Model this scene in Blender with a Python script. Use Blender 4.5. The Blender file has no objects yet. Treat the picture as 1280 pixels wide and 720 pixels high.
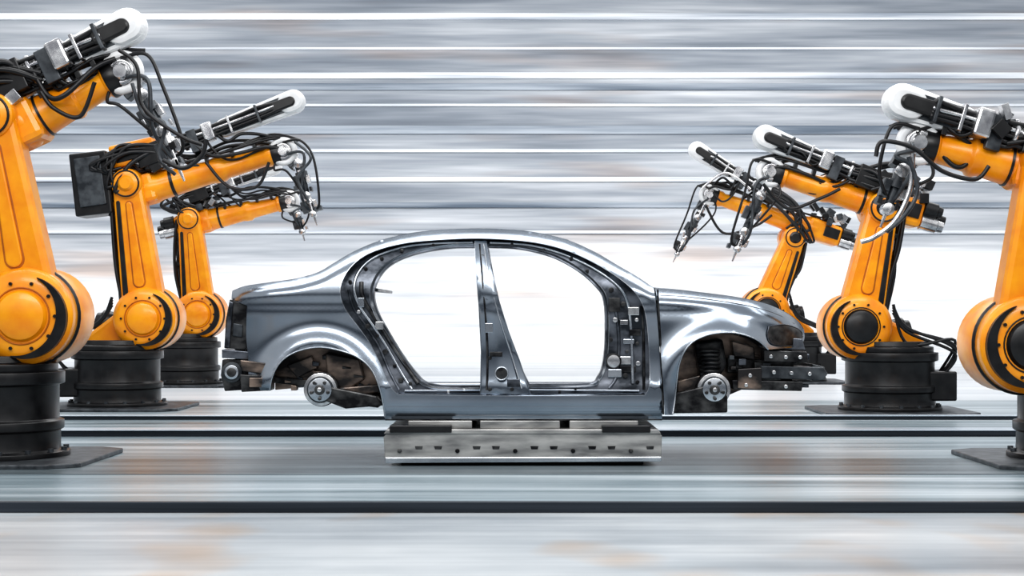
import bpy, math, random
from mathutils import Vector, Matrix
from mathutils.geometry import delaunay_2d_cdt
random.seed(7)
F=2000.0; DC=11.43; CH=1.1; HZ=390.0
scene=bpy.context.scene
try:
    scene.view_settings.view_transform='Standard'
    scene.view_settings.look='Medium High Contrast'
except Exception: pass

# ------------------------------------------------------------ materials
def nd(nt,t,**kw):
    n=nt.nodes.new(t)
    for k,v in kw.items():
        if k in n.inputs: n.inputs[k].default_value=v
        else: setattr(n,k,v)
    return n
def mat(name,c1,c2=None,rough=.4,metal=0.,scale=(4,4,4),lo=.35,hi=.65,bump=0.,coat=0.,detail=5,rvar=0.,emit=0.):
    m=bpy.data.materials.new(name); m.use_nodes=True; nt=m.node_tree
    b=nt.nodes['Principled BSDF']
    c2=c2 or tuple(x*.8 for x in c1)
    tc=nd(nt,'ShaderNodeTexCoord'); mp=nd(nt,'ShaderNodeMapping'); mp.inputs['Scale'].default_value=scale
    no=nd(nt,'ShaderNodeTexNoise'); no.inputs['Scale'].default_value=1.; no.inputs['Detail'].default_value=detail
    cr=nd(nt,'ShaderNodeValToRGB'); cr.color_ramp.elements[0].position=lo; cr.color_ramp.elements[1].position=hi
    cr.color_ramp.elements[0].color=(*c2,1); cr.color_ramp.elements[1].color=(*c1,1)
    L=nt.links.new
    L(tc.outputs['Object'],mp.inputs['Vector']); L(mp.outputs[0],no.inputs['Vector']); L(no.outputs['Fac'],cr.inputs[0])
    L(cr.outputs[0],b.inputs['Base Color'])
    b.inputs['Roughness'].default_value=rough; b.inputs['Metallic'].default_value=metal
    if coat: b.inputs['Coat Weight'].default_value=coat; b.inputs['Coat Roughness'].default_value=.1
    if rvar:
        mr=nd(nt,'ShaderNodeMapRange'); mr.inputs['To Min'].default_value=rough-rvar; mr.inputs['To Max'].default_value=rough+rvar
        L(no.outputs['Fac'],mr.inputs['Value']); L(mr.outputs[0],b.inputs['Roughness'])
    if bump:
        bu=nd(nt,'ShaderNodeBump'); bu.inputs['Strength'].default_value=bump; bu.inputs['Distance'].default_value=.01
        L(no.outputs['Fac'],bu.inputs['Height']); L(bu.outputs[0],b.inputs['Normal'])
    return m
M={}
M['orange']=mat('robot_orange_paint',(1.0,.40,.005),(.88,.27,.002),rough=.33,scale=(5,5,5),coat=.3)
M['orange_dk']=mat('robot_orange_recess',(.55,.15,.003),(.35,.09,.002),rough=.45,scale=(5,5,5))  # darker copy of the orange, paints shading into recess and seam
M['black']=mat('black_cast_iron',(.012,.012,.013),(.004,.004,.005),rough=.33,scale=(8,8,8),rvar=.1)
M['rubber']=mat('black_rubber_hose',(.010,.010,.012),(.003,.003,.004),rough=.36)
M['silver']=mat('machined_steel',(.85,.85,.85),(.35,.35,.37),rough=.22,metal=.9,scale=(9,9,9))
M['white']=mat('white_plastic_shell',(.92,.92,.92),(.75,.76,.77),rough=.3,scale=(7,7,7))
M['grey']=mat('dark_grey_casting',(.09,.10,.11),(.02,.024,.03),rough=.38,scale=(10,10,10),metal=.3)
M['steel']=mat('body_sheet_steel',(.335,.375,.425),(.24,.275,.32),rough=.2,metal=1.0,scale=(1.2,3,3),rvar=.05)
M['steel_in']=mat('inner_frame_steel',(.19,.205,.235),(.035,.04,.048),rough=.33,metal=.85,scale=(6,6,9),detail=8,lo=.4,hi=.62)
M['steel_lt']=mat('bright_flange_steel',(.66,.69,.73),(.36,.39,.43),rough=.22,metal=.95,scale=(3,3,8))
M['liner']=mat('raw_wheelhouse_metal',(.42,.32,.26),(.045,.042,.042),rough=.34,metal=.75,scale=(4,4,7),lo=.42,hi=.66,detail=7,bump=.5)
M['under']=mat('underbody_dark_metal',(.11,.11,.11),(.012,.012,.014),rough=.36,metal=.7,scale=(9,9,12),lo=.4,hi=.68,detail=8,bump=.5)
M['skid']=mat('galvanised_skid',(.56,.55,.53),(.20,.20,.20),rough=.36,metal=.55,scale=(3,3,14),detail=8,bump=.2)
M['rail']=mat('dark_rail_steel',(.05,.06,.075),(.02,.026,.034),rough=.35,metal=.5,scale=(.3,4,20))
M['railt']=mat('light_rail_steel',(.62,.67,.71),(.34,.40,.46),rough=.3,metal=.2,scale=(.2,4,20))
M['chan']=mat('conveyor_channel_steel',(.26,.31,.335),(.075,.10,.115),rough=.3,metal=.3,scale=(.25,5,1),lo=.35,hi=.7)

# ------------------------------------------------------------ mesh helpers
def empty(name,loc):
    e=bpy.data.objects.new(name,None); e.empty_display_size=.3; e.location=loc
    scene.collection.objects.link(e); return e
def mk(name,vs,fs,m,parent=None,smooth=False,bevel=0,solid=0,split=35):
    me=bpy.data.meshes.new(name); me.from_pydata([tuple(v) for v in vs],[],fs); me.update()
    import bmesh
    bm=bmesh.new(); bm.from_mesh(me); bmesh.ops.recalc_face_normals(bm,faces=bm.faces); bm.to_mesh(me); bm.free()
    o=bpy.data.objects.new(name,me); scene.collection.objects.link(o); me.materials.append(M[m])
    if smooth:
        for p in me.polygons: p.use_smooth=True
    if solid:
        x=o.modifiers.new('t','SOLIDIFY'); x.thickness=solid; x.offset=0
    if bevel:
        x=o.modifiers.new('b','BEVEL'); x.width=bevel; x.segments=2; x.limit_method='ANGLE'; x.angle_limit=math.radians(40)
    if smooth:
        x=o.modifiers.new('e','EDGE_SPLIT'); x.split_angle=math.radians(split)
    if parent is not None:
        o.parent=parent; o.matrix_parent_inverse=Matrix.Translation(-Vector(parent.location))
    return o
def box(name,a,b,m,parent=None,bevel=.006):
    x0,y0,z0=a;x1,y1,z1=b
    vs=[(x,y,z) for x in(x0,x1) for y in(y0,y1) for z in(z0,z1)]
    fs=[(0,1,3,2),(4,6,7,5),(0,4,5,1),(2,3,7,6),(0,2,6,4),(1,5,7,3)]
    return mk(name,vs,fs,m,parent,bevel=bevel)
def obox(name,p0,p1,w,d,m,parent=None,bevel=.008,w1=None):
    """oriented box from p0 to p1, width w in plane, depth d along Y"""
    p0=Vector(p0);p1=Vector(p1);w1=w if w1 is None else w1
    t=(p1-p0).normalized(); dy=Vector((0,1,0)); n=t.cross(dy)
    n=n.normalized() if n.length>1e-4 else Vector((1,0,0)); dy=n.cross(t).normalized()
    vs=[]
    for p,ww in((p0,w),(p1,w1)):
        for a,b in((-1,-1),(1,-1),(1,1),(-1,1)): vs.append(p+n*a*ww/2+dy*b*d/2)
    fs=[(0,1,2,3),(4,7,6,5),(0,4,5,1),(1,5,6,2),(2,6,7,3),(3,7,4,0)]
    return mk(name,vs,fs,m,parent,bevel=bevel)
def lathe(name,p0,p1,prof,m,parent=None,n=28,bevel=0):
    """prof: list of (t along p0->p1 0..1, radius)"""
    p0=Vector(p0);p1=Vector(p1);ax=(p1-p0).normalized()
    u=ax.orthogonal().normalized(); v=ax.cross(u)
    vs=[];fs=[]
    for t,r in prof:
        c=p0.lerp(p1,t)
        for i in range(n):
            a=2*math.pi*i/n; vs.append(c+(u*math.cos(a)+v*math.sin(a))*r)
    for k in range(len(prof)-1):
        for i in range(n):
            j=(i+1)%n; fs.append((k*n+i,k*n+j,(k+1)*n+j,(k+1)*n+i))
    fs.append(tuple(range(n))); fs.append(tuple((len(prof)-1)*n+i for i in range(n)))
    return mk(name,vs,fs,m,parent,smooth=True,bevel=bevel)
def cyl(name,p0,p1,r0,r1,m,parent=None,n=28,bevel=.006):
    return lathe(name,p0,p1,[(0,r0),(1,r1)],m,parent,n,bevel)
def torus(name,c,axis,R,r,m,parent=None,n=32,k=10):
    c=Vector(c);ax=Vector(axis).normalized();u=ax.orthogonal().normalized();v=ax.cross(u)
    vs=[];fs=[]
    for i in range(n):
        a=2*math.pi*i/n; d=u*math.cos(a)+v*math.sin(a)
        for j in range(k):
            b=2*math.pi*j/k; vs.append(c+d*(R+r*math.cos(b))+ax*r*math.sin(b))
    for i in range(n):
        for j in range(k):
            fs.append((i*k+j,((i+1)%n)*k+j,((i+1)%n)*k+(j+1)%k,i*k+(j+1)%k))
    return mk(name,vs,fs,m,parent,smooth=True,split=180)
def cr(pts,closed=True,sub=6):
    out=[];n=len(pts)
    rng=range(n) if closed else range(n-1)
    for i in rng:
        if closed: a,b,c,d=pts[i-1],pts[i],pts[(i+1)%n],pts[(i+2)%n]
        else: a,b,c,d=pts[max(i-1,0)],pts[i],pts[i+1],pts[min(i+2,n-1)]
        a,b,c,d=map(lambda q:Vector(q),(a,b,c,d))
        if (b-c).length<1e-6: continue
        for k in range(sub):
            t=k/sub
            out.append(.5*((2*b)+(c-a)*t+(2*a-5*b+4*c-d)*t*t+(3*b-a-3*c+d)*t**3))
    if not closed: out.append(Vector(pts[-1]))
    return out
def hose(name,pts,r,m,parent=None,sub=8,n=8):
    P=cr([Vector(p) for p in pts],False,sub); vs=[];fs=[]
    ref=Vector((0,1,0.13)).normalized()
    for i,p in enumerate(P):
        t=(P[min(i+1,len(P)-1)]-P[max(i-1,0)]).normalized()
        u=t.cross(ref); u=u.normalized() if u.length>1e-3 else Vector((1,0,0)); v=t.cross(u)
        for j in range(n):
            a=2*math.pi*j/n; vs.append(p+(u*math.cos(a)+v*math.sin(a))*r)
    for i in range(len(P)-1):
        for j in range(n):
            k=(j+1)%n; fs.append((i*n+j,i*n+k,(i+1)*n+k,(i+1)*n+j))
    fs.append(tuple(range(n))); fs.append(tuple((len(P)-1)*n+j for j in range(n)))
    return mk(name,vs,fs,m,parent,smooth=True,split=60)
def prism(name,poly,y0,y1,m,parent=None,bevel=.01,smooth=False):
    n=len(poly)
    vs=[(p[0],y0,p[1]) for p in poly]+[(p[0],y1,p[1]) for p in poly]
    fs=[tuple(range(n)),tuple(range(2*n-1,n-1,-1))]+[(i,(i+1)%n,n+(i+1)%n,n+i) for i in range(n)]
    return mk(name,vs,fs,m,parent,bevel=bevel,smooth=smooth)
def hull2(a,ra,b,rb,n=14):
    a=Vector(a);b=Vector(b);d=b-a;L=d.length;th=math.atan2(d.y,d.x)
    al=math.acos(max(-1,min(1,(ra-rb)/L))); out=[]
    for i in range(n+1):
        t=th+al+(2*math.pi-2*al)*i/n; out.append((a.x+ra*math.cos(t),a.y+ra*math.sin(t)))
    for i in range(n+1):
        t=th-al+2*al*i/n; out.append((b.x+rb*math.cos(t),b.y+rb*math.sin(t)))
    return out
def pip(x,y,poly):
    c=False;n=len(poly);j=n-1
    for i in range(n):
        xi,yi=poly[i][0],poly[i][1];xj,yj=poly[j][0],poly[j][1]
        if (yi>y)!=(yj>y) and x<(xj-xi)*(y-yi)/(yj-yi)+xi: c=not c
        j=i
    return c
CS=175.0
def cw(px,py): return ((px-640)/CS, CH+(HZ-py)/CS)
def panel(name,outer,holes,yf,m,parent,spacing=7,thick=.006,sm=True):
    loops=[outer]+holes; V=[];E=[]
    for lp in loops:
        b=len(V); 
        for p in lp: V.append(Vector((p[0],p[1])))
        for i in range(len(lp)): E.append((b+i,b+(i+1)%len(lp)))
    xs=[p[0] for p in outer];ys=[p[1] for p in outer]
    x=min(xs)+spacing/2;r=0
    while x<max(xs):
        y=min(ys)+(spacing/2 if r%2 else 0)
        while y<max(ys):
            if pip(x,y,outer) and not any(pip(x,y,h) for h in holes):
                ok=True
                for lp in loops:
                    for q in lp:
                        if abs(q[0]-x)<spacing*.45 and abs(q[1]-y)<spacing*.45: ok=False;break
                    if not ok: break
                if ok: V.append(Vector((x,y)))
            y+=spacing
        x+=spacing;r+=1
    res=delaunay_2d_cdt(V,E,[],0,1e-4)
    vs=[];fs=[]
    for v in res[0]:
        X,Z=cw(v.x,v.y); vs.append((X,yf(v.x,v.y),Z))
    for f in res[2]:
        cx=sum(res[0][i].x for i in f)/3; cy=sum(res[0][i].y for i in f)/3
        if pip(cx,cy,outer) and not any(pip(cx,cy,h) for h in holes): fs.append(tuple(f))
    return mk(name,vs,fs,m,parent,smooth=sm,solid=thick,split=40)
def strip(name,loop,ya,yb,m,parent,closed=True,thick=.004):
    n=len(loop);vs=[];fs=[]
    for p in loop:
        X,Z=cw(p[0],p[1]); vs.append((X,ya(p[0],p[1]) if callable(ya) else ya,Z)); vs.append((X,yb(p[0],p[1]) if callable(yb) else yb,Z))
    for i in range(n if closed else n-1):
        j=(i+1)%n; fs.append((2*i,2*j,2*j+1,2*i+1))
    return mk(name,vs,fs,m,parent,smooth=True,solid=thick,split=40)

# ------------------------------------------------------------ camera
cam=bpy.data.cameras.new('camera'); co=bpy.data.objects.new('camera',cam); scene.collection.objects.link(co)
co.location=(0,-DC,CH); co.rotation_euler=(math.pi/2,0,0); cam.sensor_width=36; cam.lens=F/1280*36; cam.shift_y=30/1280
cam.clip_end=200; scene.camera=co

# ------------------------------------------------------------ hall
def ramp(nt,stops):
    c=nd(nt,'ShaderNodeValToRGB'); e=c.color_ramp.elements
    while len(e)<len(stops): e.new(.5)
    for k,(p,col) in enumerate(stops): e[k].position=p; e[k].color=(*col,1)
    return c
def streak_mat(name,scA,scB,stopsA,rough,metal=0,spec=.5,zramp=None,tint=None,wB=.45):
    m=bpy.data.materials.new(name); m.use_nodes=True; nt=m.node_tree; L=nt.links.new
    b=nt.nodes['Principled BSDF']; tc=nd(nt,'ShaderNodeTexCoord')
    def noise(sc,det=4,rg=.6):
        mp=nd(nt,'ShaderNodeMapping'); mp.inputs['Scale'].default_value=sc
        no=nd(nt,'ShaderNodeTexNoise'); no.inputs['Scale'].default_value=1; no.inputs['Detail'].default_value=det; no.inputs['Roughness'].default_value=rg
        L(tc.outputs['Object'],mp.inputs[0]); L(mp.outputs[0],no.inputs['Vector']); return no.outputs['Fac']
    a=noise(scA); c=noise(scB,3)
    mx=nd(nt,'ShaderNodeMix'); mx.inputs[0].default_value=wB; L(a,mx.inputs[2]); L(c,mx.inputs[3])
    src=mx.outputs[0]
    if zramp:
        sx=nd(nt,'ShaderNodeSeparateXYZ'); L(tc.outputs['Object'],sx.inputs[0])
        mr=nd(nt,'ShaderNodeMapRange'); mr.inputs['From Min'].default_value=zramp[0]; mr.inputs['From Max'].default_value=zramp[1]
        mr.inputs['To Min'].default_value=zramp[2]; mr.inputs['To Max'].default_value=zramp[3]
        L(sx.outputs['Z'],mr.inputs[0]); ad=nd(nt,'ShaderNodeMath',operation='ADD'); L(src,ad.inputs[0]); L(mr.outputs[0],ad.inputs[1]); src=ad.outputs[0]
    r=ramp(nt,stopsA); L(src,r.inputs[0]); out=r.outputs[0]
    if tint:
        t=noise(tint[0],2); tr=ramp(nt,[(tint[2],(0,0,0)),(tint[3],(1,1,1))]); L(t,tr.inputs[0])
        m2=nd(nt,'ShaderNodeMix',data_type='RGBA',blend_type='MULTIPLY'); L(tr.outputs[0],m2.inputs[0]); L(out,m2.inputs[6]); m2.inputs[7].default_value=(*tint[1],1)
        out=m2.outputs[2]
    L(out,b.inputs['Base Color']); b.inputs['Roughness'].default_value=rough; b.inputs['Metallic'].default_value=metal
    b.inputs['Specular IOR Level'].default_value=spec
    M[name]=m
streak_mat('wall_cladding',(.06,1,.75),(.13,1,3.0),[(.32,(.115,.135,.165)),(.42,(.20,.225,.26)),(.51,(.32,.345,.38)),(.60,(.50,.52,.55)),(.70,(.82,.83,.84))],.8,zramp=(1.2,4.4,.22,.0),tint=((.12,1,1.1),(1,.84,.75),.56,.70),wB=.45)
streak_mat('floor_epoxy',(.10,1.2,1),(.2,4.5,1),[(.34,(.085,.12,.14)),(.45,(.20,.255,.285)),(.55,(.38,.44,.475)),(.66,(.68,.73,.76))],.3,spec=.45)
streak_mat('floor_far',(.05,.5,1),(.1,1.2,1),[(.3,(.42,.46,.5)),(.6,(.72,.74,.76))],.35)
streak_mat('floor_front',(.35,.8,1),(.10,3,1),[(.32,(.17,.20,.23)),(.48,(.32,.35,.375)),(.62,(.50,.525,.54))],.35,tint=((.8,.55,1),(1,.66,.42),.53,.70))  # orange tint patches paint soft reflections into the floor colour
def plane(name,x0,x1,y0,y1,z0,z1,m):
    return box(name,(x0,y0,z0),(x1,y1,z1),m,bevel=0)
floor=plane('floor',-26,26,-16,31,-.30,-.06,'floor_front')
plane('floor_platform',-26,26,-2.15,8.5,-.06,0,'floor_epoxy')
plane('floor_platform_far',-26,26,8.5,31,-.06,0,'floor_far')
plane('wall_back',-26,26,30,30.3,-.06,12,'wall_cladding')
plane('floor_conveyor_channel',-26,26,-.62,.55,-.04,.004,'chan')  # dark strip paints the shade beneath the skid into the floor colour
# long lines running through the hall
box('trim_platform_edge',(-26,-2.19,-.06),(26,-2.15,.004),'rail')
def rails(name,Y,h,w):
    e=empty(name,(0,Y,0))
    box('rail_web',(-26,Y,0),(26,Y+w,h),'rail',e); box('rail_cap',(-26,Y-.02,h),(26,Y+w+.02,h+.012),'railt',e)
rails('guide_rail',2.7,.05,.25); rails('guide_rail',4.9,.035,.12)
M['pipe']=mat('white_wall_trim',(.86,.88,.90),(.30,.34,.40),rough=.7,scale=(.16,5,5),lo=.3,hi=.62)
M['beam']=mat('blue_grey_wall_trim',(.38,.42,.47),(.10,.13,.17),rough=.7,scale=(.16,5,5),lo=.35,hi=.65)
def wz(py,Y): return CH+(HZ-py)*(DC+Y)/F
for k,(py,h,mm) in enumerate([(20,.085,'pipe'),(60,.03,'pipe'),(94,.08,'pipe'),(108,.09,'beam'),(131,.035,'pipe'),(162,.11,'beam'),(188,.045,'pipe'),(224,.06,'pipe'),(256,.07,'beam'),(290,.04,'pipe')]):
    z=wz(py,29.9)
    box('trim_%d'%(k+1),(-25.9,29.93,z-h),(25.9,30.0,z+h),mm,bevel=.02)  # added bars on the wall, standing in for blurred background streaks

# ------------------------------------------------------------ car body
CARW=1.75
car=empty('car_body',(0,CARW/2,.32))
outer_raw=[(284,374),(284,374),(283,363),(283,363),(300,358),(330,354),(365,349),(395,340),(415,328),(440,313),(470,300),(505,291),(545,286),(600,284),(645,286),(680,291),(712,299),(745,314),(775,332),(800,347),(818,360),(818,360),(822,400),(826,450),(828,524),(828,524),(481,524),(481,524),(479,505),(474,482),(464,461),(447,446),(422,437),(396,434),(370,440),(352,452),(342,470),(338,488),(338,488),(309,488),(309,488),(308,450),(305,420),(307,382),(307,382)]
outer=[(p.x,p.y) for p in cr([Vector(p) for p in outer_raw],True,5)]
H0r=[(600,297),(545,299),(500,304),(460,316),(436,335),(425,360),(430,384),(447,408),(463,431),(476,457),(487,482),(497,493),(497,493),(560,494),(640,495),(730,495),(806,494),(806,494),(812,480),(812,440),(808,398),(800,374),(780,352),(745,329),(705,311),(660,301)]
H0=[(p.x,p.y) for p in cr([Vector(p) for p in H0r],True,5)]
HRr=[(597,308),(597,308),(560,309),(520,316),(490,328),(473,345),(466,366),(470,388),(484,415),(503,446),(520,468),(533,479),(560,483),(604,483),(604,483),(601,400)]
HR=[(p.x,p.y) for p in cr([Vector(p) for p in HRr],True,5)]
HFr=[(610,308),(610,308),(650,310),(690,320),(722,337),(745,357),(756,376),(758,420),(755,455),(748,472),(735,480),(662,481),(662,481),(645,445),(630,400),(618,350)]
HF=[(p.x,p.y) for p in cr([Vector(p) for p in HFr],True,5)]
roofline=cr([Vector(p) for p in outer_raw[3:21]],False,3)
def dist_line(line,px,py):
    best=1e9;q=Vector((px,py))
    for a,b in zip(line,line[1:]):
        ab=b-a
        if ab.length<1e-6: continue
        t=max(0,min(1,(q-a).dot(ab)/ab.length_squared)); best=min(best,(q-a-ab*t).length)
    return best
def ysk(px,py):
    y=0
    if py<378: y+=.20*((378-py)/94)**1.6
    d=dist_line(roofline,px,py)
    if d<18: y+=.07*(1-d/18)**2
    y+=.016*math.exp(-((py-379)/8.0)**2)          # shoulder crease
    if py<480: y+=.035*math.sin(max(0,min(1,(py-380)/110))*math.pi)
    if py>500: y+=.03*((py-500)/24)**2
    if px<500:
        dd=math.hypot(px-398,py-492); k=max(0,min(1,(500-py)/25)); y-=.07*math.exp(-((dd-62)/16)**2)*k*max(0,min(1,(500-px)/20))
    if px<345: y+=.16*((345-px)/60)**2
    return y
def yfar(px,py): return CARW-ysk(px,py)
panel('side_panel_left',outer,[H0],ysk,'steel',car,spacing=4.2)
panel('side_panel_right',outer,[H0],yfar,'steel',car,spacing=9)
def expand(loop,k):
    out=[];n=len(loop)
    for i,p in enumerate(loop):
        a=Vector(loop[i-1]);b=Vector(loop[(i+1)%n]); t=(b-a).normalized(); nn=Vector((t.y,-t.x))
        q=Vector(p)+nn*k; 
        out.append((q.x,q.y))
    return out
def area(l): return sum(l[i-1][0]*l[i][1]-l[i][0]*l[i-1][1] for i in range(len(l)))/2
sg=1 if area(H0)>0 else -1
def yin(px,py): return ysk(px,py)+.085
H0b=expand(H0,4*sg)
panel('inner_frame',H0b,[HR,HF],yin,'steel_in',car,spacing=6)
strip('door_ring_flange',H0,lambda x,y:ysk(x,y)-.004,yin,'steel_lt',car)
def rim(nm,H,k,m,dy0,dy1):
    s=1 if area(H)>0 else -1
    A=expand(H,k*s); n=len(H);vs=[];fs=[]
    for lp,dy in((A,dy0),(H,dy1),):
        for p in lp:
            X,Z=cw(*p); vs.append((X,ysk(*p)+dy,Z))
    for i in range(n): j=(i+1)%n; fs.append((i,j,n+j,n+i))
    mk(nm,vs,fs,m,car,smooth=True,solid=.004)
rim('rear_opening_rim',HR,5,'steel_lt',.062,.10); rim('front_opening_rim',HF,4,'steel_lt',.062,.10)
strip('rear_opening_return',HR,yin,lambda x,y:yin(x,y)+.10,'steel_in',car)
strip('front_opening_return',HF,yin,lambda x,y:yin(x,y)+.10,'steel_in',car)
def rib(nm,px,r,m,dy=-.008,sub=6):
    hose(nm,[(cw(*p)[0],yin(*p)+dy,cw(*p)[1]) for p in px],r,m,car,sub=sub)
rib('c_pillar_seam',[(590,302),(540,303),(500,308),(465,321),(446,340),(441,362),(449,384),(464,406),(482,434),(500,466),(514,487)],.012,'steel_lt')
rib('c_pillar_seam_inner',[(450,352),(452,372),(466,396),(486,428),(506,458),(522,480)],.016,'under')
rib('c_pillar_seam_outer',[(434,362),(440,384),(456,408),(472,434),(486,466),(498,488)],.010,'steel_in')
rib('a_pillar_seam',[(612,302),(660,305),(700,315),(740,333),(770,354),(784,374),(790,410),(792,480)],.012,'steel_lt')
rib('a_pillar_seam_inner',[(766,372),(772,395),(775,430),(772,470),(762,486)],.012,'steel_in')
rib('hinge_pillar_edge',[(803,382),(806,420),(806,488)],.010,'under')
rib('sill_seam',[(505,489),(600,488),(700,488),(800,489)],.008,'steel_lt')
# B pillar
bp=[(593,300),(607,300),(612,330),(622,370),(636,415),(650,452),(664,494),(600,494),(601,440),(598,380),(594,330)]
panel('b_pillar',bp,[],lambda x,y:ysk(x,y)+.03+.0009*abs(x-(600+max(0,(y-300))*.16)),'steel',car,spacing=6,thick=.01)
strip('b_pillar_side',bp,lambda x,y:ysk(x,y)+.035,lambda x,y:ysk(x,y)+.14,'steel_lt',car)
def disc(nm,px,py,r,m,y=None,d=.02,ring=None,n=20):
    X,Z=cw(px,py); Y=(yin(px,py)-.01) if y is None else y
    cyl(nm,(X,Y-d,Z),(X,Y,Z),r/CS,r/CS,m,car,n=n,bevel=.002)
    if ring: torus(nm+'_ring',(X,Y-d,Z),(0,1,0),r/CS,.006,ring,car,n=20,k=6)
disc('b_pillar_grommet',627,467,8,'under',y=.03,ring='steel_lt')
for (px,py) in[(603,320),(607,350),(609,372),(614,395),(617,412),(620,432),(612,448),(622,450),(640,487),(612,487)]:
    disc('b_pillar_hole',px,py,2.6,'under',y=ysk(px,py)+.042,d=.012)
hose('b_pillar_swage',[(cw(x,y)[0],ysk(x,y)+.03,cw(x,y)[1]) for x,y in[(599,304),(603,350),(607,400),(609,450),(608,488)]],.007,'under',car)
hose('b_pillar_swage',[(cw(x,y)[0],ysk(x,y)+.03,cw(x,y)[1]) for x,y in[(604,304),(611,345),(622,390),(638,440),(652,486)]],.006,'steel_lt',car)
for x0,y0,x1,y1,m in[(606,404,616,416,'steel_lt'),(612,440,628,446,'under'),(634,474,650,484,'steel_in')]:
    a=cw(x0,y1);b=cw(x1,y0);Y=ysk(x0,y0)+.03; box('b_pillar_bracket',(a[0],Y-.02,a[1]),(b[0],Y+.02,b[1]),m,car,.004)
for px,py,r in [(436,352,3),(447,390,3),(458,408,4),(470,420,3),(480,440,4),(492,458,3),(500,476,4),(512,480,3),(455,335,3),(475,322,3),(500,312,3),(540,305,2.5),(570,303,2.5),(640,304,2.5),(680,311,2.5),(715,322,3),(735,338,3),(765,362,4),(780,380,4),(797,400,3),(798,430,3),(799,455,4),(785,440,3),(783,470,4),(798,478,3),(700,490,2),(720,487,2),(560,490,2),(580,488,2),(770,400,4),(764,425,4)]:
    disc('fixing_hole',px,py,r*.8,'under' if (px+py)%3 else 'silver',d=.012)
disc('hinge_mount',815,492,5,'silver',y=.02); disc('latch_plate',768,452,9,'silver',ring='under')
for (x0,y0,x1,y1,m) in[(772,446,790,456,'silver'),(776,458,796,466,'under'),(762,372,776,390,'under'),(786,384,800,394,'silver'),(788,412,802,420,'under'),(761,462,778,472,'steel_lt'),(468,402,478,412,'silver'),(446,372,454,384,'steel_lt'),(776,400,786,406,'silver'),(780,424,794,430,'steel_lt')]:
    a=cw(x0,y1);b=cw(x1,y0); Y=yin((x0+x1)/2,(y0+y1)/2)
    box('pillar_bracket',(a[0],Y-.03,a[1]),(b[0],Y+.01,b[1]),m,car,.004)
# rocker sill box
for nm,y0,sgn in(('sill_left',0.012,1),('sill_right',CARW-.012,-1)):
    pts=[(y0,496),(y0-.012*sgn,503),(y0-.012*sgn,512),(y0+.004*sgn,520),(y0+.03*sgn,525),(y0+.16*sgn,525),(y0+.16*sgn,494),(y0+.09*sgn,490),(y0+.02*sgn,493)]
    n=len(pts);vs=[]
    for px in(482,828):
        for y,py in pts: X,Z=cw(px,py); vs.append((X,y,Z))
    mk(nm,vs,[tuple(range(n)),tuple(range(n,2*n))]+[(i,(i+1)%n,n+(i+1)%n,n+i) for i in range(n)],'steel',car,smooth=True,bevel=.004)
strip('sill_bottom_lip',[(481,525),(828,525)],.03,.045,'under',car,closed=False,thick=.01)
fb=[(596,298),(604,298),(612,340),(628,400),(642,450),(652,495),(614,495),(605,420),(599,350)]
panel('b_pillar_far',fb,[],lambda x,y:yfar(x,y)-.03,'steel_in',car,spacing=10,thick=.03)
def loft(nm,line,m,crown=.03,inset=0,nseg=12,yf=ysk,z_off=0,thick=.01):
    vs=[];fs=[]
    P=cr([Vector(p) for p in line],False,4)
    for p in P:
        X,Z=cw(p.x,p.y); y0=yf(p.x,p.y)+inset
        for k in range(nseg+1):
            t=k/nseg; vs.append((X,y0+(CARW-2*y0)*t,Z+z_off+crown*math.sin(math.pi*t)))
    w=nseg+1
    for i in range(len(P)-1):
        for k in range(nseg): fs.append((i*w+k,(i+1)*w+k,(i+1)*w+k+1,i*w+k+1))
    return mk(nm,vs,fs,m,car,smooth=True,solid=thick)
loft('roof',[(470,300),(505,291),(545,286),(600,284),(645,286),(680,291),(712,299)],'steel',crown=.025)
loft('trunk_lid',[(283,364),(300,358),(330,354),(365,349),(385,344)],'steel',crown=.02)
loft('cowl',[(800,349),(818,360)],'steel_in',crown=.01)
def xbeam(nm,poly,y0,y1,m,b=.006): return prism(nm,[cw(*p) for p in poly],y0,y1,m,car,bevel=b)
xbeam('floor_pan',[(482,497),(826,497),(826,501),(482,501)],.1,CARW-.1,'under')
xbeam('firewall',[(806,366),(820,366),(822,500),(808,500)],.14,CARW-.14,'under')
xbeam('rear_floor',[(312,470),(480,488),(480,496),(312,478)],.25,CARW-.25,'under')
xbeam('rear_panel',[(286,372),(296,372),(300,480),(290,480)],.16,CARW-.16,'grey')
xbeam('parcel_shelf',[(388,352),(470,360),(470,364),(388,357)],.18,CARW-.18,'steel_in')
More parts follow.
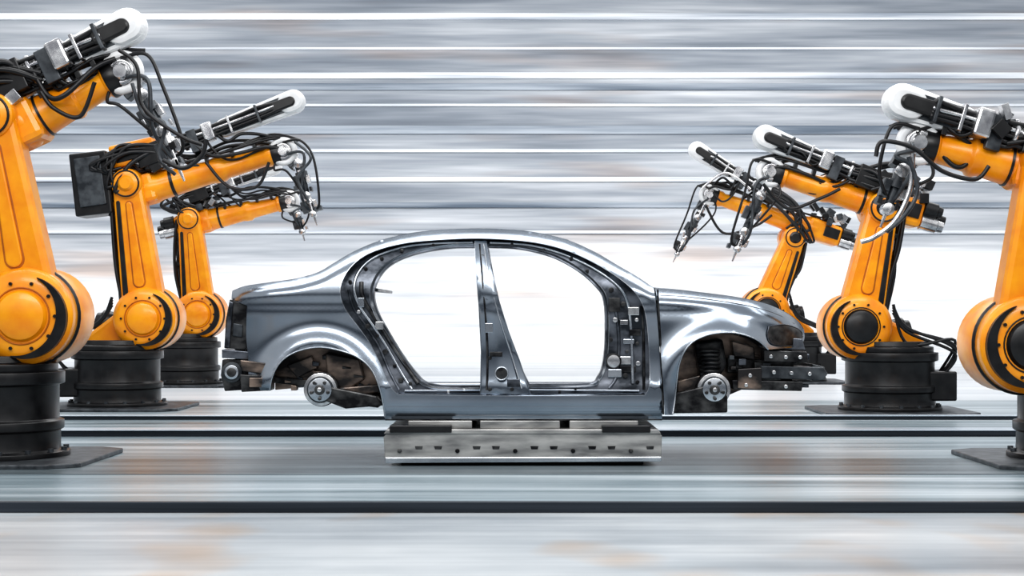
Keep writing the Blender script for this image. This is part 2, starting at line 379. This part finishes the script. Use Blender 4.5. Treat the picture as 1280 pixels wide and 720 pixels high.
def tail(side):
    f=(lambda y:y) if side=='left' else (lambda y:CARW-y)
    def pr(nm,poly,y0,y1,m,b=.006): 
        a,c=sorted((f(y0),f(y1))); xbeam(nm+'_'+side,poly,a,c,m,b)
    pr('lamp_recess',[(283,374),(308,382),(306,420),(304,438),(276,436),(278,400)],.13,.24,'under')
    pr('lamp_recess_frame',[(283,376),(288,378),(283,436),(277,434)],.11,.14,'steel_in')
    pr('lamp_recess_boss',[(288,404),(300,406),(299,422),(287,420)],.115,.14,'grey')
    pr('corner_bracket',[(274,437),(308,440),(308,450),(274,448)],.10,.3,'steel_in')
    pr('end_plate',[(274,450),(308,450),(309,488),(277,490),(272,470)],.12,.26,'under')
    pr('bumper_mount',[(300,450),(342,455),(338,468),(302,464)],-.0,.14,'liner')
    pr('bumper_mount_lower',[(300,468),(340,470),(339,488),(302,490)],-.01,.16,'under')
    pr('bumper_mount_plate',[(312,472),(330,472),(330,484),(312,484)],-.025,.0,'liner')
    arch=[(336,490),(336,466),(348,446),(370,434),(398,429),(426,432),(450,441),(468,458),(480,484),(482,506),(440,506),(420,492),(380,486)]
    pr('rear_wheelhouse',arch,.30,.34,'liner')
    pr('inner_strut_plate',[(402,442),(446,450),(452,476),(430,490),(404,480)],.22,.30,'liner',.012)
    pr('strut_plate_upper',[(352,458),(384,446),(392,462),(366,474)],.22,.30,'liner',.01)
    pr('trailing_arm',[(384,478),(420,486),(470,496),(478,508),(430,512),(398,500)],.10,.24,'under',.012)
    pr('spring_seat',[(420,486),(470,482),(474,492),(424,498)],.16,.3,'liner',.01)
    def cy(nm,px,py,r0,r1,y0,y1,m): X,Z=cw(px,py); cyl(nm+'_'+side,(X,f(y0),Z),(X,f(y1),Z),r0/CS,r1/CS,m,car,bevel=.004)
    cy('tail_port',287,466,13,13,.09,.13,'grey'); cy('tail_port_ring',287,466,9,9,.075,.1,'steel_lt'); cy('tail_port_bore',287,466,6,6,.07,.09,'under')
    for cx,nm in((398,'rear'),(895,'front')):
        cy(nm+'_hub_back',cx,488,22,22,.16,.24,'under'); cy(nm+'_brake_disc',cx,488,21,21,.11,.15,'silver'); cy(nm+'_disc_groove',cx,488,17,17,.104,.12,'grey'); cy(nm+'_hub_face',cx,488,15,13,.08,.12,'steel_lt'); cy(nm+'_hub_bore',cx,488,6.5,6.5,.06,.09,'under'); cy(nm+'_hub_cap',cx,488,3,3,.05,.07,'silver')
        for k in range(5):
            a=k*2*math.pi/5+.3; cy(nm+'_stud',cx+math.cos(a)*11,488+math.sin(a)*11,2.2,2.2,.05,.09,'under')
    fa=[(840,500),(842,462),(852,436),(868,424),(892,416),(918,416),(944,424),(964,438),(968,470),(950,484),(912,500)]
    pr('front_wheelhouse',fa,.34,.38,'liner')
    pr('strut_tower',[(872,428),(908,424),(914,458),(900,478),(880,476)],.20,.34,'under',.02)
    pr('engine_rail',[(915,448),(1000,452),(1000,470),(915,468)],.24,.36,'under',.01)
    pr('control_arm',[(838,494),(896,480),(912,496),(912,517),(836,518)],.10,.30,'under',.012)
    pr('control_arm_plate',[(850,478),(880,470),(880,500),(850,504)],.2,.28,'liner',.01)
    pr('wheelhouse_gusset',[(920,426),(948,434),(950,452),(922,446)],.2,.3,'liner',.01)
    X,Z=cw(890,440);X2,Z2=cw(893,484)
    cyl('damper_'+side,(X,f(.19),Z),(X2,f(.19),Z2),.045,.035,'grey',car)
    for k in range(6):
        t=k/6; torus('coil_spring_'+side,(X+(X2-X)*t*.7,f(.19),Z+(Z2-Z)*t*.7),(0,.1,1),.07,.011,'under',car,n=20,k=6)
    pr('front_rail_end',[(958,438),(1012,440),(1014,454),(958,452)],.10,.26,'under')
    pr('headlamp_bracket',[(962,420),(1008,424),(1012,438),(962,438)],.16,.24,'steel_in')
    pr('crash_box',[(955,458),(1034,460),(1040,468),(1034,476),(955,474)],.14,.34,'grey')
    pr('lower_mount',[(918,476),(1008,478),(1006,490),(920,488)],.12,.3,'under')
    pr('lower_mount_plate',[(925,462),(955,460),(955,488),(925,486)],.10,.14,'liner')
    for px,py in[(966,446),(985,447),(1003,447),(970,466),(992,467),(1015,468),(940,470),(935,482),(985,484)]: cy('front_bolt',px,py,2.5,2.5,.08,.16,'silver')
tail('left'); tail('right')
for k in range(34):
    px=random.uniform(915,1010);py=random.uniform(438,484);w=random.uniform(5,16);h=random.uniform(3,9);y=random.uniform(.12,.5)
    xbeam('engine_bay_part',[(px,py),(px+w,py),(px+w,py+h),(px,py+h)],y,y+.08,random.choice(['under','grey','liner','steel_in','silver','under']),.004)
for k in range(26):
    px=random.uniform(345,465);py=random.uniform(444,486);w=random.uniform(5,16);h=random.uniform(3,8);y=random.uniform(.2,.28)
    if math.hypot(px-405,py-500)<68: xbeam('wheelhouse_part',[(px,py),(px+w,py+2),(px+w,py+h),(px,py+h)],y,y+.08,random.choice(['under','grey','liner','steel_in']),.004)
# front fender
fr=[(821,361),(821,361),(850,363),(885,367),(930,373),(965,381),(990,391),(1008,402),(1018,413),(1018,413),(1014,426),(1005,435),(1005,435),(980,436),(960,437),(960,437),(944,424),(918,416),(890,417),(868,425),(855,438),(848,456),(845,480),(843,500),(840,518),(840,518),(830,518),(830,518),(827,460),(824,400)]
fend=[(p.x,p.y) for p in cr([Vector(p) for p in fr],True,5)]
hoodl=cr([Vector(p) for p in fr[1:9]],False,3)
def yfe(px,py):
    best=dist_line(hoodl,px,py)
    y=.014*math.exp(-((py-388)/8)**2)
    if best<22: y+=.12*(1-best/22)**2
    dd=math.hypot(px-900,py-490); y-=.06*math.exp(-((dd-70)/16)**2)
    if px>930: y+=.30*((px-930)/88)**2
    return y
panel('fender_left',fend,[],yfe,'steel',car,spacing=4.2)
panel('fender_right',fend,[],lambda x,y:CARW-yfe(x,y),'steel',car,spacing=9)
hl=[(962,408),(985,406),(1006,412),(1013,420),(1008,431),(985,433),(966,430),(960,420)]
panel('headlamp_aperture',hl,[],lambda x,y:yfe(x,y)-.008,'under',car,spacing=6,thick=.006)
hose('headlamp_aperture_lip',[(cw(*p)[0],yfe(*p)-.012,cw(*p)[1]) for p in hl+[hl[0]]],.004,'steel_in',car)
loft('hood',[(822,361),(850,363),(885,367),(930,373),(965,381),(990,391),(1008,402),(1017,412)],'steel',crown=.02,yf=yfe)
xbeam('front_crossmember',[(1000,412),(1014,416),(1012,436),(1000,436)],.42,CARW-.42,'under')
xbeam('bumper_beam',[(1022,456),(1038,460),(1038,476),(1022,478)],.2,CARW-.2,'grey')
xbeam('radiator_support',[(985,436),(1000,436),(1000,488),(985,488)],.3,CARW-.3,'under')
xbeam('rear_subframe',[(400,494),(470,500),(470,512),(405,504)],.2,CARW-.2,'under')
xbeam('front_subframe',[(846,500),(910,498),(910,516),(846,516)],.2,CARW-.2,'under')
rib2=lambda nm,px,r,m,yf: hose(nm,[(cw(*p)[0],yf(*p)-.004,cw(*p)[1]) for p in px],r,m,car,sub=5)
rib2('rear_arch_lip',[(338,488),(342,470),(352,452),(370,440),(396,434),(422,437),(447,446),(464,461),(474,482),(479,505),(481,522)],.006,'steel_lt',ysk)
rib2('front_arch_lip',[(960,437),(944,424),(918,416),(890,417),(868,425),(855,438),(848,456),(845,480),(843,500),(840,517)],.006,'steel_lt',yfe)
rib2('fender_gap',[(822,362),(824,400),(827,450),(829,518)],.007,'under',lambda x,y:0.0)
rib2('hood_gap',[(826,369),(860,371),(900,376),(940,383),(975,393),(1000,405)],.003,'under',yfe)

# ------------------------------------------------------------ transport skid
sk=empty('conveyor_skid',(0,CARW/2,0))
def sb(nm,poly,y0,y1,m,b=.006): return prism(nm,[cw(*p) for p in poly],y0,y1,m,sk,bevel=b)
sb('skid_side_plate',[(486,538),(820,538),(827,544),(826,575),(482,577),(480,546)],-.04,.02,'skid')
sb('skid_side_plate_far',[(486,538),(820,538),(827,544),(826,575),(482,577),(480,546)],CARW-.02,CARW+.04,'skid')
sb('skid_bed',[(484,545),(824,545),(824,572),(484,572)],.02,CARW-.02,'rail')
sb('skid_top_plate',[(484,536),(822,536),(826,542),(480,542)],-.05,CARW+.05,'skid')
for a,b in((488,565),(752,812)):
    sb('skid_clamp_block',[(a,531),(b,531),(b,540),(a,540)],-.07,.05,'black')
for a,b in((510,590),(600,700),(712,798)):
    sb('skid_carrier_bar',[(a,526),(b,526),(b,536),(a,536)],.02,CARW-.02,'skid')
sb('skid_foot',[(500,574),(806,574),(806,581.8),(500,581.8)],.1,CARW-.1,'black')
sb('skid_lower_lip',[(482,571),(826,570),(826,576),(482,578)],-.055,-.03,'steel_lt')
for k in range(14):
    px=500+k*24
    if k%3==0: X,Z=cw(px,563); cyl('skid_bolt',(X,-.055,Z),(X,-.03,Z),.016,.016,'under',sk,n=12)
    else: sb('skid_slot',[(px-5,557),(px+5,557),(px+4,561),(px-4,561)],-.044,-.03,'under',.001)

# ------------------------------------------------------------ robots
def robot(s,bx,S,E,FA,Wr,D0,D1,tool,d,cbox=False,extra=()):
    Y=F/s-DC
    def w(p,dy=0): return Vector(((p[0]-640)/s, Y+dy, CH+(HZ-p[1])/s))
    X0=(bx-640)/s
    r=empty('industrial_robot',(X0,Y,0))
    bpoly=[(X0-.82,Y-.62),(X0-.62,Y-.78),(X0+.62,Y-.78),(X0+.82,Y-.62),(X0+.82,Y+.62),(X0+.62,Y+.78),(X0-.62,Y+.78),(X0-.82,Y+.62)]
    n=8;vs=[(x,y,0) for x,y in bpoly]+[(x,y,.035) for x,y in bpoly]
    mk('base_plate',vs,[tuple(range(n)),tuple(range(n,2*n))]+[(i,(i+1)%n,n+(i+1)%n,n+i) for i in range(n)],'grey',r,bevel=.008)
    lathe('pedestal',(X0,Y,.035),(X0,Y,.66),[(0,.56),(.06,.56),(.08,.49),(.3,.49),(.32,.515),(.42,.515),(.44,.48),(.84,.48),(.86,.52),(1,.52)],'black',r,n=40,bevel=.005)
    for k in range(16):
        a=k*math.pi/8; x=X0+math.cos(a)*.53;y=Y+math.sin(a)*.53
        cyl('pedestal_bolt',(x,y,.07),(x,y,.10),.022,.022,'grey',r,n=8,bevel=0)
    box('connector_box',(X0-d*.5-.16,Y-.3,.14),(X0-d*.5+.16,Y+.3,.46),'black',r,.02)
    lathe('turntable',(X0,Y,.66),(X0,Y,.78),[(0,.47),(.5,.47),(.6,.42),(1,.42)],'black',r,n=40,bevel=.005)
    Sw=w(S); Ew=w(E); Ww=w(Wr); Fw=w(FA)
    c=(Sw.x,Sw.z)
    if d>0: poly=[(X0-.36,.74),(X0-.34,.82),(c[0]-.30,c[1]+.10),(c[0]-.1,c[1]+.28),(c[0]+.16,c[1]+.25),(c[0]+.30,c[1]-.08),(c[0]+.18,.74)]
    else: poly=[(X0+.36,.74),(X0+.34,.82),(c[0]+.30,c[1]+.10),(c[0]+.1,c[1]+.28),(c[0]-.16,c[1]+.25),(c[0]-.30,c[1]-.08),(c[0]-.18,.74)]
    prism('shoulder_housing',poly,Y-.16,Y+.34,'orange',r,bevel=.04)
    lathe('shoulder_joint',(Sw.x,Y-.34,Sw.z),(Sw.x,Y+.36,Sw.z),[(0,.24),(.03,.31),(.10,.355),(.30,.355),(.31,.33),(.34,.33),(.35,.36),(.95,.36),(1,.3)],'orange',r,n=44,bevel=.006)
    torus('shoulder_seal',(Sw.x,Y-.115,Sw.z),(0,1,0),.347,.026,'black',r,n=44)
    b0=math.atan2(-.3,d*.9); vs=[];fs=[];NN=26
    for i in range(NN+1):
        a=b0-1.5+3.0*i/NN; th=.045*math.sin(math.pi*i/NN)+.004
        for rr,yy in((.30-th,-.352),(.30+th*.6,-.352),(.30+th*.6,-.30),(.30-th,-.30)): vs.append((Sw.x+rr*math.cos(a),Y+yy,Sw.z+rr*math.sin(a)))
    for i in range(NN):
        for q in range(4): fs.append((4*i+q,4*i+(q+1)%4,4*i+4+(q+1)%4,4*i+4+q))
    fs+= [(0,1,2,3),(4*NN,4*NN+1,4*NN+2,4*NN+3)]
    mk('shoulder_crescent',vs,fs,'black',r)
    lathe('shoulder_cover',(Sw.x,Y-.40,Sw.z),(Sw.x,Y-.32,Sw.z),[(0,.12),(.3,.17),(1,.2)],'orange' if d>0 else 'black',r,n=30)
    torus('shoulder_cover_seam',(Sw.x,Y-.345,Sw.z),(0,1,0),.205,.006,'black' if d<0 else 'orange_dk',r,n=36,k=6)
    for k in range(10):
        a=k*math.pi/5; x=Sw.x+math.cos(a)*.245;z=Sw.z+math.sin(a)*.245
        cyl('shoulder_bolt',(x,Y-.355,z),(x,Y-.32,z),.013,.013,'black',r,n=8,bevel=0)
    lathe('shoulder_motor',(Sw.x-d*.30,Y+.05,Sw.z-.10),(Sw.x-d*.62,Y+.05,Sw.z-.04),[(0,.15),(.8,.15),(.85,.12),(1,.11)],'black',r)
    for k in range(4):
        q=random.uniform
        hose('base_cable',[(X0-d*.5,Y-.25+k*.06,.4),(X0-d*.62,Y-.34,.7+q(-.05,.1)),(Sw.x-d*.5,Y-.34,Sw.z-.1+q(-.1,.1)),(Sw.x-d*.34,Y-.36,Sw.z+.15+k*.03)],.017,'rubber',r)
    dirv=(Ew-Sw).normalized(); nrm=Vector((dirv.z,0,-dirv.x))
    prism('link_arm',hull2((Sw.x,Sw.z),.25,(Ew.x,Ew.z),.165),Y-.27,Y-.02,'orange',r,bevel=.045)
    a=Sw+dirv*.42; b=Ew-dirv*.24
    prism('link_arm_recess',hull2((a.x,a.z),.075,(b.x,b.z),.045),Y-.275,Y-.26,'orange_dk',r,bevel=.004)
    prism('link_arm_rib',hull2((a.x,a.z),.060,(b.x,b.z),.032),Y-.29,Y-.26,'orange',r,bevel=.01)
    back=nrm*(-d) if (nrm*(-d)).x*d<0 else nrm*d
    pts=[Sw+back*.24+dirv*.15,Sw+back*.24+dirv*.6,Ew+back*.22-dirv*.4,Ew+back*.2]
    for k in range(4):
        hose('link_arm_cable',[p+Vector((0,-.22+k*.07,0))+back*random.uniform(-.03,.05) for p in pts],.022,'rubber',r)
    prism('arm_side_strip',hull2(((Sw+back*.17+dirv*.3).x,(Sw+back*.17+dirv*.3).z),.03,((Ew+back*.12-dirv*.2).x,(Ew+back*.12-dirv*.2).z),.022),Y-.285,Y-.25,'black',r,bevel=.006)
    for t in(.3,.55,.8):
        p=Sw.lerp(Ew,t)+back*.2; obox('cable_clamp',p-back*.05,p+back*.07,.05,.34,'black',r)
    fd=(Ww-Fw).normalized(); fn=Vector((-fd.z,0,fd.x)); 
    if fn.z<0: fn=-fn
    lathe('elbow_joint',(Ew.x,Y-.31,Ew.z),(Ew.x,Y+.22,Ew.z),[(0,.13),(.05,.17),(.5,.19),(.51,.17),(.55,.17),(.56,.2),(1,.2)],'orange',r,n=36,bevel=.005)
    lathe('elbow_cap',(Ew.x,Y-.345,Ew.z),(Ew.x,Y-.30,Ew.z),[(0,.06),(.7,.09),(1,.10)],'black' if d<0 else 'orange',r,n=24)
    torus('elbow_seal',(Ew.x,Y-.305,Ew.z),(0,1,0),.145,.010,'black',r,n=30,k=6)
    bk=Fw-fd*.38
    obox('elbow_housing',bk,Fw+fd*.16,.30,.36,'orange',r,bevel=.05,w1=.34)
    obox('elbow_housing_cover',bk+fd*.04+Vector((0,-.185,.02)),Fw-fd*.1+Vector((0,-.185,.02)),.16,.03,'black',r,bevel=.01)
    for k,(o1,o2) in enumerate([(.08,-.1),(-.07,-.09),(.02,.1)]):
        p=bk+fn*o1+Vector((0,o2,0))
        lathe('wrist_motor',p,p-fd*(.20+.05*k),[(0,.085),(.7,.085),(.75,.065),(1,.06)],'black' if k!=1 else 'silver',r,n=20)
    if cbox:
        p=Ew+Vector((-d*.40,-.05,.0)); pp=p+Vector((0,0,-.35))
        obox('balancer_box',p+Vector((-d*.05,0,.36)),pp+Vector((d*.03,0,0)),.42,.42,'black',r,bevel=.02)
        obox('balancer_cover',p+Vector((-d*.05,-.22,.30)),pp+Vector((d*.03,-.22,.1)),.3,.03,'grey',r,bevel=.01)
        obox('cabinet_top',Ew+Vector((-.20,0,.30)),Ew+Vector((.32,0,.42)),.26,.44,'orange',r,bevel=.03)
        obox('cabinet_side',Ew+Vector((-.14,-.22,.30)),Ew+Vector((.10,-.22,.36)),.14,.02,'black',r,bevel=.01)
    L=(Ww-Fw).length
    lathe('forearm',Fw,Ww-fd*.10,[(0,.185),(.08,.185),(.12,.165),(.5,.135),(.55,.15),(.6,.15),(.63,.125),(.92,.105),(.94,.125),(1,.125)],'orange',r,n=32,bevel=.004)
    lathe('forearm_band',Fw+fd*L*.20,Fw+fd*L*.222,[(0,.166),(1,.164)],'black',r,n=28)
    lathe('forearm_collar',Ww-fd*.14,Ww-fd*.04,[(0,.135),(1,.135)],'black',r,n=28,bevel=.01)
    for t in(.3,.48,.66,.82):
        p=Fw+fd*L*t; obox('forearm_hose_clip',p+fn*.09+Vector((0,-.07,0)),p+fn*.19+Vector((0,-.07,0)),.04,.10,'black',r,bevel=.004)
    for k in range(3):
        hose('forearm_cable',[Fw+fn*.2+Vector((0,-.12+.05*k,0)),Fw+fd*L*.3+fn*(.17+.01*k)+Vector((0,-.12+.04*k,0)),Fw+fd*L*.6+fn*(.16+.01*k)+Vector((0,-.12+.04*k,0)),Ww+fn*(.17+.03*k)-fd*.1+Vector((0,-.1+.03*k,0)),Ww+fn*.08+fd*(.16+.03*k)],.015,'rubber',r)
    torus('wrist_ring',Ww+Vector((0,-.06,0)),(0,1,0),.130,.036,'white',r,n=36)
    torus('wrist_ring_inner',Ww+Vector((0,-.09,0)),(0,1,0),.080,.020,'silver',r,n=28)
    lathe('wrist_hub',Ww+Vector((0,-.14,0)),Ww+Vector((0,.14,0)),[(0,.05),(.1,.07),(.9,.085),(1,.06)],'silver',r,n=24)
    # dress pack
    D0w=w(D0,-.08);D1w=w(D1,-.08); dd=(D1w-D0w).normalized(); LD=(D1w-D0w).length; dn=Vector((-dd.z,0,dd.x)); dn=dn if dn.z>0 else -dn
    prof=[];nn=14
    for k in range(nn): prof+= [(k/nn,.075),(k/nn+.5/nn,.075),(k/nn+.5/nn,.095),((k+1)/nn,.095)]
    lathe('dress_pack_conduit',D0w,D0w+dd*LD*.55,prof,'rubber',r,n=18)
    a=D0w+dd*LD*.46;b=D1w-dd*.10
    e1=b-dd*.22
    prism('dress_pack_guard',hull2((a.x,a.z),.105,(b.x,b.z),.135),Y-.12,Y+.03,'white',r,bevel=.03)
    prism('dress_pack_tray',hull2((a.x,a.z),.086,((b-dd*.05).x,(b-dd*.05).z),.092),Y-.128,Y-.11,'grey',r,bevel=.004)
    prism('dress_pack_nose',hull2(((b-dd*.06).x,(b-dd*.06).z),.122,((b+dd*.01).x,(b+dd*.01).z),.12),Y-.16,Y+.03,'white',r,bevel=.045)
    g=b-dd*.03; prism('dress_pack_mouth',hull2((e1.x,e1.z),.06,(g.x,g.z),.058),Y-.185,Y-.12,'black',r,bevel=.02)
    for k in range(4):
        o=(k-1.5)*.036
        hose('dress_pack_line',[D0w+dn*o*1.6+Vector((0,-.1,0)),a+dn*o+Vector((0,-.08,0)),a.lerp(b,.5)+dn*(o+random.uniform(-.015,.015))+Vector((0,-.09,0)),e1+dn*o*.8+Vector((0,-.09,0))],.018,'rubber' if k!=2 else 'silver',r)
    for t in(.10,.5):
        p=a.lerp(b,t); obox('dress_pack_strap',p-dn*.10+Vector((0,-.07,0)),p+dn*.10+Vector((0,-.07,0)),.028,.13,'silver' if t<.3 else 'grey',r,bevel=.005)
    obox('dress_pack_mount',D0w+dd*LD*.25-dn*.16,D0w+dd*LD*.25+dn*.10,.11,.22,'grey',r)
    obox('dress_pack_bracket',D0w-dn*.12-dd*.08,D0w+dn*.12-dd*.08,.30,.30,'black',r)
    obox('dress_pack_block',D0w+dd*LD*.36-dn*.10+Vector((0,-.06,0)),D0w+dd*LD*.36+dn*.11+Vector((0,-.06,0)),.13,.20,'silver',r,bevel=.02)
    torus('dress_pack_clamp',D0w+dd*LD*.12,dd,.105,.022,'silver',r)
    for k in range(7):
        q=random.uniform; st=D0w+dd*LD*q(.0,.4)+Vector((0,q(-.12,.1),0)); en=Ww+Vector((q(-.05,.05),q(-.12,.08),q(.02,.12)))
        mid=st.lerp(en,.5)+Vector((q(-.1,.1),q(-.1,.05),q(-.28,.12)))
        hose('supply_hose',[st,st.lerp(mid,.5)+Vector((0,0,-.1)),mid,mid.lerp(en,.6)+Vector((0,0,.04)),en],q(.012,.021),'rubber',r)
    for k in range(8):
        q=random.uniform; st=Ew+Vector((q(-.15,.15),-.25,q(.0,.2))); en=D0w+Vector((q(-.2,.2),-.1,q(-.05,.1)))
        hose('elbow_hose',[st,st+Vector((-d*q(.1,.3),-.05,q(-.1,.2))),st.lerp(en,.5)+Vector((-d*q(.1,.3),-.05,q(.0,.2))),en],q(.015,.027),'rubber',r)
    for k in range(24):
        q=random.uniform; p=Fw+fd*q(-.42,.3)+fn*q(.10,.30)+Vector((0,q(-.22,.1),0))
        obox('valve_block',p,p+Vector((q(-.08,.08),0,q(.05,.12))),q(.05,.13),q(.05,.1),random.choice(['black','grey','silver','rubber','black','white']),r,bevel=.004)
    # tool
    T=[w(p,-.02) for p in tool]; T=[Ww]+T
    for k in range(len(T)-1):
        p,q_=T[k],T[k+1]; rr=.06*(1-.55*k/len(T))
        lathe('tool_link',p,q_,[(0,rr),(.25,rr),(.26,rr*1.35),(.45,rr*1.35),(.46,rr*.8),(1,rr*.7)],['silver','grey','silver','grey'][k%4],r,n=18)
        lathe('tool_knuckle',q_+Vector((0,-.06,0)),q_+Vector((0,.06,0)),[(0,rr*.9),(1,rr*.9)],'silver',r,n=18,bevel=.004)
        m_=p.lerp(q_,.5); t=(q_-p).normalized(); o=Vector((t.z,0,-t.x))
        obox('tool_block',m_+o*.07-t*.06,m_+o*.07+t*.08,.06,.10,'grey',r); obox('tool_block',m_-o*.06-t*.04,m_-o*.06+t*.05,.05,.09,'silver',r)
        for z_ in range(4):
            c_=p.lerp(q_,random.uniform(.2,.9))+o*random.uniform(-.10,.10); obox('tool_fitting',c_,c_+t*.05,random.uniform(.02,.05),.12,random.choice(['black','silver','black','grey']),r,bevel=.003)
    p=T[-1]; t=(T[-1]-T[-2]).normalized(); cyl('weld_tip',p,p+t*.14,.018,.008,'silver',r,n=12,bevel=0)
    hose('tool_cable',[Ww+Vector((0,-.1,.1)),Ww+Vector((d*.2,-.12,.12)),T[1]+Vector((d*.18,-.1,.05)),T[-1].lerp(T[-2],.6)+Vector((d*.12,-.08,0)),T[-1].lerp(T[-2],.2)],.014,'rubber',r)
    hose('tool_cable',[Ww+Vector((0,.05,.12)),Ww+Vector((-d*.1,-.1,-.2)),T[1]+Vector((-d*.12,-.1,-.1)),T[-1].lerp(T[-2],.5)],.013,'rubber',r)
    hose('tool_cable',[Ww+Vector((0,-.1,-.05)),T[1]+Vector((d*.07,-.12,.1)),T[-2]+Vector((-d*.05,-.12,0)),T[-1]],.016,'grey',r)
    for k,(pp,rr,mm) in enumerate(extra): hose('umbilical_hose',[w(p,-.22-.03*k) for p in pp],rr,mm,r,sub=10)
    return r
robot(168,-9,(44,395),(2,150),(28,158),(155,92),(28,100),(178,28),[(178,120),(205,165),(222,205)],1,
  extra=[([(128,108),(110,150),(78,140),(62,120)],.016,'rubber'),([(175,110),(190,150),(215,160),(208,200),(228,222)],.014,'grey'),([(160,70),(182,90),(190,140),(235,175),(262,186)],.014,'rubber'),([(215,205),(240,215),(262,200),(268,180)],.016,'rubber')])
robot(109,147,(187,398),(165,232),(180,238),(355,190),(200,192),(378,124),[(374,205),(384,245),(392,268)],1,cbox=True,
  extra=[([(340,205),(325,235),(290,235),(262,205)],.018,'rubber'),([(372,180),(392,200),(376,225),(390,255)],.016,'grey')])
robot(83.6,232,(252,393),(240,275),(252,277),(362,252),(256,240),(350,205),[(372,268),(378,290)],1)
robot(170,1357,(1272,430),(1296,205),(1289,212),(1145,180),(1282,178),(1108,124),[(1126,214),(1108,262)],-1,
  extra=[([(1132,196),(1128,240),(1110,278),(1085,298),(1068,304)],.018,'silver'),([(1125,200),(1136,240),(1122,270),(1098,292)],.016,'grey'),([(1084,200),(1092,182),(1130,190),(1165,218),(1205,228),(1222,212)],.016,'rubber')])
robot(114,1112,(1068,408),(1098,262),(1108,258),(962,216),(1075,222),(945,168),[(950,245),(930,290),(921,312)],-1,
  extra=[([(950,232),(980,262),(1020,250),(1045,238)],.018,'rubber')])
robot(80,988,(955,388),(990,298),(1020,288),(886,244),(950,238),(864,184),[(872,272),(856,298),(846,318)],-1,
  extra=[([(880,258),(902,292),(940,284),(962,270)],.02,'rubber'),([(876,236),(905,218),(935,238)],.02,'silver')])

# ------------------------------------------------------------ lights
w=bpy.data.worlds.new('world'); scene.world=w; w.use_nodes=True; nt=w.node_tree; L=nt.links.new
bg=nt.nodes['Background']; tc=nd(nt,'ShaderNodeTexCoord'); sx=nd(nt,'ShaderNodeSeparateXYZ'); L(tc.outputs['Generated'],sx.inputs[0])
mr=nd(nt,'ShaderNodeMapRange'); mr.inputs['From Min'].default_value=-1; L(sx.outputs['Z'],mr.inputs[0])
r=ramp(nt,[(0,(.35,.37,.40)),(.47,(.10,.12,.14)),(.53,(.12,.135,.16)),(.58,(.46,.49,.53)),(.63,(1,1,1)),(1,(.85,.87,.9))]); L(mr.outputs[0],r.inputs[0]); L(r.outputs[0],bg.inputs[0]); bg.inputs[1].default_value=.74
def area_l(name,loc,rot,sx_,sy_,p,col=(1,1,1)):
    l=bpy.data.lights.new(name,'AREA'); l.shape='RECTANGLE'; l.size=sx_; l.size_y=sy_; l.energy=p; l.color=col
    o=bpy.data.objects.new(name,l); scene.collection.objects.link(o); o.location=loc; o.rotation_euler=rot; return o
area_l('ceiling_light',(0,1,7.5),(0,0,0),14,3,520)
area_l('ceiling_light',(0,12,8.5),(0,0,0),20,4,900)
area_l('ceiling_light',(0,-7,6.5),(math.radians(48),0,0),12,2.5,500)  # added fill from the camera side, aimed at car and robots
area_l('ceiling_light',(0,22,8),(math.radians(60),0,0),36,3,1650)  # added lamp, tilted to brighten the back wall
